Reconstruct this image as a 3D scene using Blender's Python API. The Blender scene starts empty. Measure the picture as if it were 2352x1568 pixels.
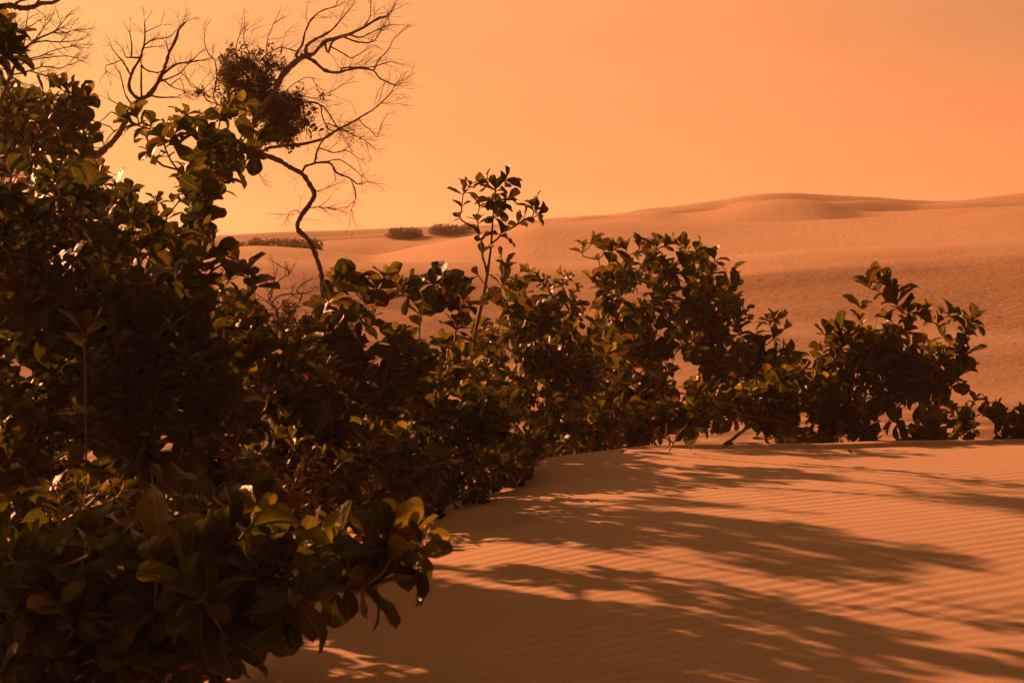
import bpy, math, random
import numpy as np
from mathutils import Vector
R = math.radians
scene = bpy.context.scene
col = scene.collection
rng = np.random.default_rng(7)
random.seed(7)

# ---------------------------------------------------------------- camera
F_PX, CX, CY, HOR = 4900.0, 1176.0, 784.0, 540.0
CAM = np.array([0.0, 0.0, 1.6])
PITCH = math.atan((CY - HOR) / F_PX)
cam = bpy.data.cameras.new('camera')
cam.sensor_width = 24.0
cam.lens = 24.0 * F_PX / 2352.0
cam.clip_start = 0.1
cam.clip_end = 5000
cam.dof.use_dof = True
cam.dof.focus_distance = 13.5
cam.dof.aperture_fstop = 9.0
co = bpy.data.objects.new('camera', cam)
col.objects.link(co)
co.location = CAM
co.rotation_euler = (R(90) - PITCH, 0, 0)
scene.camera = co

# ---------------------------------------------------------------- light
SUN_AZ, SUN_EL = R(-48), R(20.5)
sd = Vector((math.sin(SUN_AZ) * math.cos(SUN_EL), math.cos(SUN_AZ) * math.cos(SUN_EL), math.sin(SUN_EL)))
world = bpy.data.worlds.new("World")
scene.world = world
world.use_nodes = True
nt = world.node_tree
bg = nt.nodes['Background']
EXPO = 1.1
geo_w = nt.nodes.new('ShaderNodeNewGeometry')
dirn = nt.nodes.new('ShaderNodeVectorMath'); dirn.operation = 'SCALE'; dirn.inputs['Scale'].default_value = -1.0
nt.links.new(geo_w.outputs['Incoming'], dirn.inputs[0])
dt = nt.nodes.new('ShaderNodeVectorMath'); dt.operation = 'DOT_PRODUCT'
nt.links.new(dirn.outputs[0], dt.inputs[0]); dt.inputs[1].default_value = sd
half = nt.nodes.new('ShaderNodeMath'); half.operation = 'MULTIPLY_ADD'
nt.links.new(dt.outputs['Value'], half.inputs[0]); half.inputs[1].default_value = 0.5; half.inputs[2].default_value = 0.5
def ramp_w(fac, stops):
    r = nt.nodes.new('ShaderNodeValToRGB'); nt.links.new(fac, r.inputs[0])
    e = r.color_ramp.elements
    while len(e) > 1: e.remove(e[-1])
    e[0].position = stops[0][0]; e[0].color = (*stops[0][1], 1)
    for p_, c_ in stops[1:]:
        q_ = e.new(p_); q_.color = (*c_, 1)
    return r.outputs[0]
DC = lambda deg: 0.5 + 0.5 * math.cos(R(deg))
hue = ramp_w(half.outputs[0], [(0.0, (.20, .045, .007)), (DC(116), (.25, .056, .010)), (DC(92), (.45, .115, .028)), (DC(73), (.80, .225, .074)), (DC(64), (.97, .285, .092)),
                               (DC(55), (1.0, .34, .110)), (DC(45), (1.04, .42, .135)), (DC(35), (1.18, .57, .18)), (DC(18), (1.35, .68, .21)), (1.0, (1.9, 1.05, .36))])
sx = nt.nodes.new('ShaderNodeSeparateXYZ'); nt.links.new(dirn.outputs[0], sx.inputs[0])
lift = ramp_w(sx.outputs[2], [(0.0, (1.0, 1.0, 1.0)), (0.06, (1.0, .99, 1.0)), (0.115, (.97, .97, 1.05)), (0.35, (.55, .6, .75)), (1.0, (.30, .34, .42))])
tint = nt.nodes.new('ShaderNodeMix'); tint.data_type = 'RGBA'; tint.blend_type = 'MULTIPLY'; tint.inputs[0].default_value = 1.0
nt.links.new(hue, tint.inputs[6]); nt.links.new(lift, tint.inputs[7])
def mr_w(fac, lo, hi):
    r = nt.nodes.new('ShaderNodeMapRange'); r.interpolation_type = 'SMOOTHSTEP'; nt.links.new(fac, r.inputs[0])
    r.inputs[1].default_value = lo; r.inputs[2].default_value = hi
    return r.outputs[0]
def mul_w(a_, b_):
    m_ = nt.nodes.new('ShaderNodeMath'); m_.operation = 'MULTIPLY'; nt.links.new(a_, m_.inputs[0])
    if isinstance(b_, float): m_.inputs[1].default_value = b_
    else: nt.links.new(b_, m_.inputs[1])
    return m_.outputs[0]
def mixw(fac, a_, col_):
    x_ = nt.nodes.new('ShaderNodeMix'); x_.data_type = 'RGBA'; x_.blend_type = 'MULTIPLY'
    nt.links.new(fac, x_.inputs[0]); nt.links.new(a_, x_.inputs[6]); x_.inputs[7].default_value = (*col_, 1)
    return x_.outputs[2]
dull = mul_w(mr_w(sx.outputs[2], 0.035, 0.125), mr_w(half.outputs[0], DC(52), DC(65)))
mpw = nt.nodes.new('ShaderNodeMapping'); nt.links.new(dirn.outputs[0], mpw.inputs[0]); mpw.inputs['Scale'].default_value = (5, 5, 38); mpw.inputs['Rotation'].default_value = (0, R(6), 0)
cn = nt.nodes.new('ShaderNodeTexNoise'); cn.inputs['Scale'].default_value = 1.0; cn.inputs['Detail'].default_value = 5; nt.links.new(mpw.outputs[0], cn.inputs['Vector'])
veil = mul_w(mr_w(cn.outputs[0], 0.38, 0.72), 1.0)
sky_c = mixw(dull, tint.outputs[2], (.60, .86, 1.02))
sky_c = mixw(veil, sky_c, (.985, .945, .97))
nt.links.new(sky_c, bg.inputs['Color'])
bg.inputs['Strength'].default_value = 1.0 / 2 ** EXPO
sl = bpy.data.lights.new('sun', 'SUN')
sl.energy = 4.7
sl.angle = R(0.6)
sl.color = (1.0, 0.36, 0.148)
so = bpy.data.objects.new('sun', sl)
col.objects.link(so)
so.rotation_euler = sd.to_track_quat('Z', 'Y').to_euler()
scene.view_settings.view_transform = 'Standard'
scene.view_settings.look = 'None'
scene.view_settings.gamma = 1
scene.view_settings.exposure = EXPO
scene.cycles.max_bounces = 10
scene.cycles.volume_bounces = 1
scene.cycles.transparent_max_bounces = 16
scene.cycles.use_adaptive_sampling = True
scene.cycles.adaptive_threshold = 0.02
scene.cycles.use_denoising = True

# ---------------------------------------------------------------- helpers
def at(px, py, d):
    """point at depth d that the pixel (px, py) of the 2352 x 1568 photograph looks at"""
    cp, sp = math.cos(PITCH), math.sin(PITCH)
    a, b = (px - CX) / F_PX, -(py - CY) / F_PX
    return np.array([a * d, d * (cp + b * sp), CAM[2] + d * (-sp + b * cp)])

def tag(o, label=None, cat=None, group=None, kind=None):
    if label: o['label'] = label
    if cat: o['category'] = cat
    if group: o['group'] = group
    if kind: o['kind'] = kind
    return o

def empty(name, loc):
    o = bpy.data.objects.new(name, None)
    o.empty_display_size = 0.1
    o.location = loc
    col.objects.link(o)
    return o

def make_obj(name, V, F, mat, parent=None, colors=None, uv=None, smooth=True):
    """V (n,3) world coordinates, F (m,4) faces, one mesh object"""
    V = np.asarray(V, dtype=np.float32)
    F = np.asarray(F, dtype=np.int32)
    k = F.shape[1]
    me = bpy.data.meshes.new(name)
    off = np.zeros(3, np.float32)
    if parent is not None:
        off = np.array(parent.location, dtype=np.float32)
    me.vertices.add(len(V))
    me.vertices.foreach_set('co', (V - off).ravel())
    me.loops.add(F.size)
    me.loops.foreach_set('vertex_index', F.ravel())
    me.polygons.add(len(F))
    me.polygons.foreach_set('loop_start', np.arange(0, F.size, k, dtype=np.int32))
    me.update(calc_edges=True)
    me.polygons.foreach_set('use_smooth', np.full(len(F), smooth))
    if colors is not None:
        ca = me.color_attributes.new('Col', 'FLOAT_COLOR', 'POINT')
        ca.data.foreach_set('color', np.asarray(colors, dtype=np.float32).ravel())
    if uv is not None:
        ul = me.uv_layers.new(name='UVMap')
        ul.data.foreach_set('uv', np.asarray(uv, dtype=np.float32)[F.ravel()].ravel())
    me.materials.append(mat)
    o = bpy.data.objects.new(name, me)
    col.objects.link(o)
    if parent is not None:
        o.parent = parent
    return o

# numpy value noise -----------------------------------------------------
_tab = rng.random((256, 256))
def vnoise(x, y):
    x0 = np.floor(x).astype(int); y0 = np.floor(y).astype(int)
    fx = x - x0; fy = y - y0
    fx = fx * fx * (3 - 2 * fx); fy = fy * fy * (3 - 2 * fy)
    g = lambda i, j: _tab[i & 255, j & 255]
    a = g(x0, y0) * (1 - fx) + g(x0 + 1, y0) * fx
    b = g(x0, y0 + 1) * (1 - fx) + g(x0 + 1, y0 + 1) * fx
    return (a * (1 - fy) + b * fy) * 2 - 1
def fbm(x, y, o=4):
    s = 0; a = 1; t = 0
    for i in range(o):
        s = s + a * vnoise(x * 2 ** i + 17 * i, y * 2 ** i + 31 * i); t += a; a *= .5
    return s / t

# ---------------------------------------------------------------- materials
def new_mat(name):
    m = bpy.data.materials.new(name)
    m.use_nodes = True
    n = m.node_tree
    p = n.nodes['Principled BSDF']
    return m, n, p

def mix_col(n, fac, a, b, blend='MIX'):
    x = n.nodes.new('ShaderNodeMix'); x.data_type = 'RGBA'; x.blend_type = blend
    for sock, v in ((0, fac), (6, a), (7, b)):
        if hasattr(v, 'is_linked') or isinstance(v, bpy.types.NodeSocket): n.links.new(v, x.inputs[sock])
        elif isinstance(v, tuple): x.inputs[sock].default_value = (*v, 1) if len(v) == 3 else v
        else: x.inputs[sock].default_value = v
    return x.outputs[2]

def ramp(n, fac, lo, hi):
    r = n.nodes.new('ShaderNodeMapRange')
    n.links.new(fac, r.inputs[0])
    r.inputs[1].default_value = lo; r.inputs[2].default_value = hi
    return r.outputs[0]

def noise_node(n, vec, scale, detail=4, dist=0.0):
    t = n.nodes.new('ShaderNodeTexNoise')
    t.inputs['Scale'].default_value = scale
    t.inputs['Detail'].default_value = detail
    t.inputs['Distortion'].default_value = dist
    n.links.new(vec, t.inputs['Vector'])
    return t.outputs[0]

def sand_material():
    m, n, p = new_mat('sand')
    geo = n.nodes.new('ShaderNodeNewGeometry')
    pos = geo.outputs['Position']
    big = noise_node(n, pos, 0.25, 5)
    mp = n.nodes.new('ShaderNodeMapping'); n.links.new(pos, mp.inputs[0])
    mp.inputs['Rotation'].default_value = (0, 0, R(12)); mp.inputs['Scale'].default_value = (0.03, 0.12, 0.4)
    streak = noise_node(n, mp.outputs[0], 1.0, 6, 0.6)
    fine = noise_node(n, pos, 260, 2)
    c = mix_col(n, ramp(n, big, 0.3, 0.7), (0.43, 0.30, 0.20), (0.53, 0.385, 0.27))
    c = mix_col(n, ramp(n, streak, 0.4, 0.7), c, (0.60, 0.45, 0.33))
    # shade on the middle of the big dune face, painted in as mottled darker sand
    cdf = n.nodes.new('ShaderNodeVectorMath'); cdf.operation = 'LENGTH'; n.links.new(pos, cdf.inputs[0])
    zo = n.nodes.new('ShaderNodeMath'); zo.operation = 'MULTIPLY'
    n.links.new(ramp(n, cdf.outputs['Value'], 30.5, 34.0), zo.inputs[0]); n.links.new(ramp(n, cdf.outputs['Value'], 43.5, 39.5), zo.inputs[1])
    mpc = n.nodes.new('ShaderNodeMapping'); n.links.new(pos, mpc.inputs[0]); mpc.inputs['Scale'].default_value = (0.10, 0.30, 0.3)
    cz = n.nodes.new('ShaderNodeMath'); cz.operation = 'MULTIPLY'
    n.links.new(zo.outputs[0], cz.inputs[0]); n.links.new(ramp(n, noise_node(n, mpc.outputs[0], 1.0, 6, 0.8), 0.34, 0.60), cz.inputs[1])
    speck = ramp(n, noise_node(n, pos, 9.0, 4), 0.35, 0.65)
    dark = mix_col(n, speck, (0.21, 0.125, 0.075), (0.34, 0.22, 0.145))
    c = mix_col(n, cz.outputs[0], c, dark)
    c = mix_col(n, ramp(n, fine, 0.62, 0.75), c, (0.30, 0.19, 0.12))
    cdm = n.nodes.new('ShaderNodeVectorMath'); cdm.operation = 'LENGTH'; n.links.new(pos, cdm.inputs[0])
    band = n.nodes.new('ShaderNodeMath'); band.operation = 'MULTIPLY'
    n.links.new(ramp(n, cdm.outputs['Value'], 31.5, 30.0), band.inputs[0]); n.links.new(ramp(n, cdm.outputs['Value'], 17.0, 20.0), band.inputs[1])
    bn = n.nodes.new('ShaderNodeMath'); bn.operation = 'MULTIPLY'
    n.links.new(band.outputs[0], bn.inputs[0]); n.links.new(ramp(n, noise_node(n, pos, 1.6, 6, 1.0), 0.30, 0.62), bn.inputs[1])
    c = mix_col(n, bn.outputs[0], c, (0.20, 0.12, 0.07))      # darker mottled band on the flat between the dunes
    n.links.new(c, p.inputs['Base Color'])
    p.inputs['Roughness'].default_value = 0.9
    p.inputs['Specular IOR Level'].default_value = 0.15
    g1 = noise_node(n, pos, 90, 3)
    # the far dune faces carry broad ripples too small for the mesh
    mp2 = n.nodes.new('ShaderNodeMapping'); n.links.new(pos, mp2.inputs[0])
    mp2.inputs['Rotation'].default_value = (0, 0, R(25)); mp2.inputs['Scale'].default_value = (6.0, 11.0, 4.0)
    g2 = noise_node(n, mp2.outputs[0], 1.0, 3, 1.0)
    cd = n.nodes.new('ShaderNodeVectorMath'); cd.operation = 'DISTANCE'
    n.links.new(pos, cd.inputs[0]); cd.inputs[1].default_value = (0, 0, 0)
    farm = ramp(n, cd.outputs['Value'], 20, 40)
    b1 = n.nodes.new('ShaderNodeBump'); b1.inputs['Distance'].default_value = 0.004; b1.inputs['Strength'].default_value = 0.5
    n.links.new(g1, b1.inputs['Height'])
    mul = n.nodes.new('ShaderNodeMath'); mul.operation = 'MULTIPLY'
    n.links.new(farm, mul.inputs[0]); n.links.new(g2, mul.inputs[1])
    b2 = n.nodes.new('ShaderNodeBump'); b2.inputs['Distance'].default_value = 0.028; b2.inputs['Strength'].default_value = 1.0
    n.links.new(mul.outputs[0], b2.inputs['Height']); n.links.new(b1.outputs[0], b2.inputs['Normal'])
    n.links.new(b2.outputs[0], p.inputs['Normal'])
    return m

def leaf_material(name, trans=0.45, rough=0.33, veins=True):
    m, n, p = new_mat(name)
    at_ = n.nodes.new('ShaderNodeVertexColor'); at_.layer_name = 'Col'
    c = at_.outputs['Color']
    if veins:
        uvn = n.nodes.new('ShaderNodeUVMap')
        sep = n.nodes.new('ShaderNodeSeparateXYZ'); n.links.new(uvn.outputs[0], sep.inputs[0])
        ab = n.nodes.new('ShaderNodeMath'); ab.operation = 'ABSOLUTE'; n.links.new(sep.outputs[0], ab.inputs[0])
        md = n.nodes.new('ShaderNodeMath'); md.operation = 'MULTIPLY_ADD'
        n.links.new(ab.outputs[0], md.inputs[0]); md.inputs[1].default_value = -0.22; n.links.new(sep.outputs[1], md.inputs[2])
        mu = n.nodes.new('ShaderNodeMath'); mu.operation = 'MULTIPLY'; n.links.new(md.outputs[0], mu.inputs[0]); mu.inputs[1].default_value = 62
        sn = n.nodes.new('ShaderNodeMath'); sn.operation = 'SINE'; n.links.new(mu.outputs[0], sn.inputs[0])
        side = ramp(n, sn.outputs[0], 0.86, 1.0)
        mid = ramp(n, ab.outputs[0], 0.09, 0.03)
        mx = n.nodes.new('ShaderNodeMath'); mx.operation = 'MAXIMUM'
        hf = n.nodes.new('ShaderNodeMath'); hf.operation = 'MULTIPLY'; n.links.new(side, hf.inputs[0]); hf.inputs[1].default_value = 0.45
        n.links.new(mid, mx.inputs[0]); n.links.new(hf.outputs[0], mx.inputs[1])
        ml = n.nodes.new('ShaderNodeMath'); ml.operation = 'MULTIPLY'; n.links.new(mx.outputs[0], ml.inputs[0]); ml.inputs[1].default_value = 0.55
        c = mix_col(n, ml.outputs[0], c, (0.13, 0.13, 0.04))
        bp = n.nodes.new('ShaderNodeBump'); bp.inputs['Distance'].default_value = 0.0015; bp.inputs['Strength'].default_value = 0.6
        n.links.new(mx.outputs[0], bp.inputs['Height']); n.links.new(bp.outputs[0], p.inputs['Normal'])
    geo = n.nodes.new('ShaderNodeNewGeometry')
    wv = n.nodes.new('ShaderNodeBump'); wv.inputs['Distance'].default_value = 0.006; wv.inputs['Strength'].default_value = 0.7
    n.links.new(noise_node(n, geo.outputs['Position'], 60, 2), wv.inputs['Height'])
    if veins: n.links.new(bp.outputs[0], wv.inputs['Normal'])
    n.links.new(wv.outputs[0], p.inputs['Normal'])
    bl = noise_node(n, geo.outputs['Position'], 55, 3)
    c = mix_col(n, ramp(n, bl, 0.62, 0.8), c, (0.09, 0.045, 0.02))
    n.links.new(c, p.inputs['Base Color'])
    p.inputs['Roughness'].default_value = rough
    p.inputs['Specular IOR Level'].default_value = 0.34
    tr = n.nodes.new('ShaderNodeBsdfTranslucent')
    tc = mix_col(n, 1.0, c, (2.7, 2.5, 1.2), 'MULTIPLY')
    n.links.new(tc, tr.inputs['Color'])
    ms = n.nodes.new('ShaderNodeMixShader'); ms.inputs[0].default_value = trans
    n.links.new(p.outputs[0], ms.inputs[1]); n.links.new(tr.outputs[0], ms.inputs[2])
    n.links.new(ms.outputs[0], n.nodes['Material Output'].inputs['Surface'])
    return m

def bark_material(name, a, b, rough=0.75):
    m, n, p = new_mat(name)
    geo = n.nodes.new('ShaderNodeNewGeometry')
    f = noise_node(n, geo.outputs['Position'], 70, 5)
    n.links.new(mix_col(n, ramp(n, f, 0.35, 0.65), a, b), p.inputs['Base Color'])
    p.inputs['Roughness'].default_value = rough
    bp = n.nodes.new('ShaderNodeBump'); bp.inputs['Distance'].default_value = 0.004; bp.inputs['Strength'].default_value = 0.8
    n.links.new(f, bp.inputs['Height']); n.links.new(bp.outputs[0], p.inputs['Normal'])
    return m

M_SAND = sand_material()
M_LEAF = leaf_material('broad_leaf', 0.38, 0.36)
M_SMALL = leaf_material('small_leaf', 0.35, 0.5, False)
M_STEM = bark_material('young_stem', (0.10, 0.06, 0.035), (0.16, 0.10, 0.055), 0.5)
M_BARK = bark_material('dry_bark', (0.07, 0.045, 0.03), (0.14, 0.095, 0.065))

# ---------------------------------------------------------------- terrain
BR = np.array([(-2.1, -6), (-1.9, 0), (-1.5, 4.0), (-1.2, 5.8), (-0.95, 7.2), (-0.69, 9.0), (-0.40, 10.8), (-0.10, 12.2), (0.25, 13.1),
               (0.9, 13.4), (2.0, 13.4), (3.2, 13.7), (5, 14.2), (12, 15.5), (40, 14)])
def brink_dist(x, y):
    """signed distance to the brink of the near dune, positive on its top"""
    best = np.full(x.shape, 1e9); sign = np.ones(x.shape)
    for a, b in zip(BR[:-1], BR[1:]):
        e = b - a; L2 = e @ e
        t = np.clip(((x - a[0]) * e[0] + (y - a[1]) * e[1]) / L2, 0, 1)
        dx = x - (a[0] + t * e[0]); dy = y - (a[1] + t * e[1])
        dd = np.hypot(dx, dy)
        cr = e[0] * dy - e[1] * dx
        m = dd < best
        best = np.where(m, dd, best); sign = np.where(m, np.where(cr < 0, 1.0, -1.0), sign)
    return best * sign

FLOOR = -0.75
RIDGES = [   # distance, outline as seen from the near dune (pixel x, pixel y)
    (44, [(-800, 600), (300, 598), (480, 600), (620, 596), (800, 603), (942, 604), (1264, 603), (1450, 598), (1626, 590), (1787, 578), (2069, 562), (2352, 548), (3200, 520)]),
    (62, [(-800, 590), (300, 590), (440, 580), (520, 570), (600, 566), (700, 572), (780, 582), (860, 590), (980, 562), (1103, 537), (1224, 514), (1409, 507), (1650, 508), (1827, 505), (2069, 494), (2352, 474), (3200, 450)]),
    (77, [(-800, 560), (440, 576), (600, 566), (733, 556), (900, 547), (1063, 532), (1200, 516), (1260, 510), (1350, 505), (1420, 496), (1500, 489), (1560, 492), (1640, 484), (1720, 469), (1780, 461), (1840, 459),
           (1890, 464), (1940, 477), (1975, 487), (2020, 489), (2100, 484), (2200, 478), (2352, 473), (3200, 460)]),
    (83, [(-800, 552), (440, 552), (600, 548), (760, 545), (900, 536), (1063, 530), (1240, 511), (1290, 503), (1340, 497), (1390, 496), (1430, 499), (1480, 486), (1540, 479), (1600, 476), (1650, 477), (1720, 462),
           (1800, 459), (1900, 467), (1960, 464), (2010, 463), (2060, 468), (2120, 474), (2200, 468), (2352, 463), (3200, 455)]),
    (91, [(-800, 545), (440, 546), (560, 541), (700, 532), (800, 530), (960, 522), (1100, 519), (1250, 502), (1310, 497), (1360, 492), (1400, 493), (1440, 483), (1500, 474), (1545, 474), (1590, 466), (1640, 463), (1690, 452),
           (1750, 444), (1810, 441), (1880, 444), (1940, 446), (2000, 449), (2080, 456), (2150, 461), (2200, 460), (2270, 452), (2352, 444), (3200, 440)]),
]
def terrain(x, y):
    d = np.hypot(x, y)
    s = brink_dist(x, y)
    # near dune: convex top that rolls towards its brink, then a slip face
    roll = np.clip(1 - s / 2.2, 0, 1)
    edge = 0.03 + 0.10 * np.clip((0.8 - x) / 1.3, 0, 1)
    top = 0.30 * (1 - np.clip((13 - d) / 6.5, 0, 1) ** 2) - edge * roll ** 2 + 0.025 * fbm(x * .5, y * .5, 3)
    k = np.clip(-s / (1.2 + 1.2 * np.clip((x - .8) / 1.5, 0, 1)), 0, 1)
    low = FLOOR + 0.05 * fbm(x * .8, y * .8, 3)
    near = top + (low - top) * (k * k * (3 - 2 * k))
    near = near + 0.74 * np.exp(-((x - 1.85) ** 2 * .8 + ((y - 16.4) * .7) ** 2) / 1.3) * (s < 0)
    # dune field
    ydir = np.maximum(y, 1e-3)
    px = np.where(y > 0, CX + F_PX * x / ydir, np.sign(x) * 1e5)
    px = np.clip(px, -800, 3200)
    hs = []
    px = px + 7 * fbm(x * .05, y * .03, 2)
    warp = 1 + 0.06 * fbm(x * .013 + 5, y * .013, 2)
    dd = d * warp
    for D, pts in RIDGES:
        p = np.array(pts, float)
        gx = np.arange(-800, 3201, 8.0); gy = np.interp(gx, p[:, 0], p[:, 1])
        ker = np.exp(-0.5 * (np.arange(-12, 13) / 2.4) ** 2); ker /= ker.sum()
        gy = np.convolve(np.pad(gy, 12, mode='edge'), ker, 'valid')
        yy = np.interp(px, gx, gy)
        hs.append(CAM[2] - (yy - HOR) / F_PX * D)
    kx = [30.0]; kz = [np.full(x.shape, FLOOR - 0.02)]
    for i, (D, _) in enumerate(RIDGES):
        kx.append(D); kz.append(hs[i])
        nx = RIDGES[i + 1][0] if i + 1 < len(RIDGES) else 150
        nz = hs[i + 1] if i + 1 < len(RIDGES) else hs[i] * 0
        kx.append(D + (nx - D) * .42); kz.append(np.minimum(hs[i], nz) - (0.35 + 0.004 * D))
    kx.append(420); kz.append(np.zeros(x.shape) - 1.0)
    far = kz[0].copy()
    for i in range(len(kx) - 1):
        t = np.clip((dd - kx[i]) / (kx[i + 1] - kx[i]), 0, 1)
        if i == 0: t = t ** 0.8
        ts = t * t * (3 - 2 * t)
        far = np.where(dd >= kx[i], kz[i] * (1 - ts) + kz[i + 1] * ts, far)
    far = np.where(dd > 420, -1.0, far)
    amp = np.clip((d - 30) / 90, 0, 1)
    far = far + amp * 0.16 * fbm(x * .09, y * .06, 4)
    n1 = fbm(x * .055 + 3, y * .06 + 1, 2)
    far = far + np.clip((d - 45) / 50, 0, 1) * 0.14 * ((1 - np.abs(n1)) ** 3 - .45)
    behind = np.clip((y + 20) / 40, 0, 1)
    far = far * behind + FLOOR * (1 - behind)
    w = np.clip((d - 20) / 10, 0, 1)
    z = near * (1 - w) + far * w
    # wind ripples on the near dune
    ang = R(31) + 0.10 * fbm(x * .25, y * .25, 2)
    q = (-x * np.sin(R(31)) + y * np.cos(R(31))) + 0.22 * fbm(x * .45 + 9, y * .55, 3) + 0.035 * fbm(x * 1.7, y * 1.7, 3)
    ph = q / 0.102 * 2 * np.pi
    rp = np.exp(1.1 * np.sin(ph + 0.5 * np.cos(ph))) / 1.6 - .8
    m = np.clip((s + 0.1) / 0.8, 0, 1) * np.clip((15 - d) / 2, 0, 1) * (0.75 + 1.1 * fbm(x * .7 + 3, y * 1.3, 3)).clip(.08, 1.6)
    z = z + 0.0021 * rp * m
    return z

def zg(x, y):
    return float(terrain(np.array([float(x)]), np.array([float(y)]))[0])

def build_ground():
    az = np.concatenate([np.arange(-180, -34, 4.0), np.arange(-34, -16, 0.5), np.arange(-16, 16.01, 0.09), np.arange(16.5, 34, 0.5), np.arange(34, 180.1, 4.0)])
    az[-1] = 180
    r = np.concatenate([[0.05, .5, 1, 2, 3, 4, 5], np.arange(5.5, 17.6, 0.016), np.geomspace(17.7, 30, 60), np.geomspace(30.3, 420, 420), np.geomspace(440, 900, 10)])
    A, D = np.meshgrid(np.radians(az), r, indexing='ij')
    X = np.sin(A) * D; Y = np.cos(A) * D
    Z = terrain(X, Y)
    V = np.stack([X, Y, Z], -1).reshape(-1, 3)
    na, nr = X.shape
    i = np.arange(na - 1)[:, None] * nr + np.arange(nr - 1)[None, :]
    F = np.stack([i, i + nr, i + nr + 1, i + 1], -1).reshape(-1, 4)[:, ::-1]
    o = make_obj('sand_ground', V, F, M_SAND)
    tag(o, kind='structure')
build_ground()

# ---------------------------------------------------------------- tubes (stems, branches, twigs)
class Tubes:
    def __init__(self): self.V = []; self.F = []; self.n = 0
    def add(self, P, rad, k=5):
        P = np.asarray(P, float); rad = np.asarray(rad, float)
        if len(P) < 2: return
        T = np.gradient(P, axis=0)
        T /= np.linalg.norm(T, axis=1)[:, None] + 1e-9
        u = np.cross(T[0], [0.3, 0.5, 0.81]); u /= np.linalg.norm(u) + 1e-9
        rings = []
        ca = np.cos(np.arange(k) * 2 * np.pi / k); sa = np.sin(np.arange(k) * 2 * np.pi / k)
        for j in range(len(P)):
            u = u - T[j] * (u @ T[j]); u /= np.linalg.norm(u) + 1e-9
            w = np.cross(T[j], u)
            rings.append(P[j] + rad[j] * (ca[:, None] * u + sa[:, None] * w))
        V = np.concatenate(rings)
        m = len(P)
        j = np.arange(m - 1)[:, None] * k; a = np.arange(k)[None, :]; b = (np.arange(k)[None, :] + 1) % k
        F = np.stack([j + a, j + b, j + k + b, j + k + a], -1).reshape(-1, 4) + self.n
        self.V.append(V); self.F.append(F); self.n += len(V)
    def build(self, name, mat, parent):
        if not self.V: return None
        return make_obj(name, np.concatenate(self.V), np.concatenate(self.F), mat, parent)

def smooth_path(P, n=4):
    """Catmull-Rom through the points"""
    P = np.asarray(P, float)
    if len(P) < 3: 
        t = np.linspace(0, 1, n + 1)[:, None]
        return P[0] * (1 - t) + P[-1] * t
    Q = np.vstack([2 * P[0] - P[1], P, 2 * P[-1] - P[-2]])
    out = []
    for i in range(1, len(Q) - 2):
        for t in np.arange(n) / n:
            a, b, c, d = Q[i - 1], Q[i], Q[i + 1], Q[i + 2]
            out.append(.5 * ((2 * b) + (-a + c) * t + (2 * a - 5 * b + 4 * c - d) * t * t + (-a + 3 * b - 3 * c + d) * t ** 3))
    out.append(P[-1])
    return np.array(out)

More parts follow.
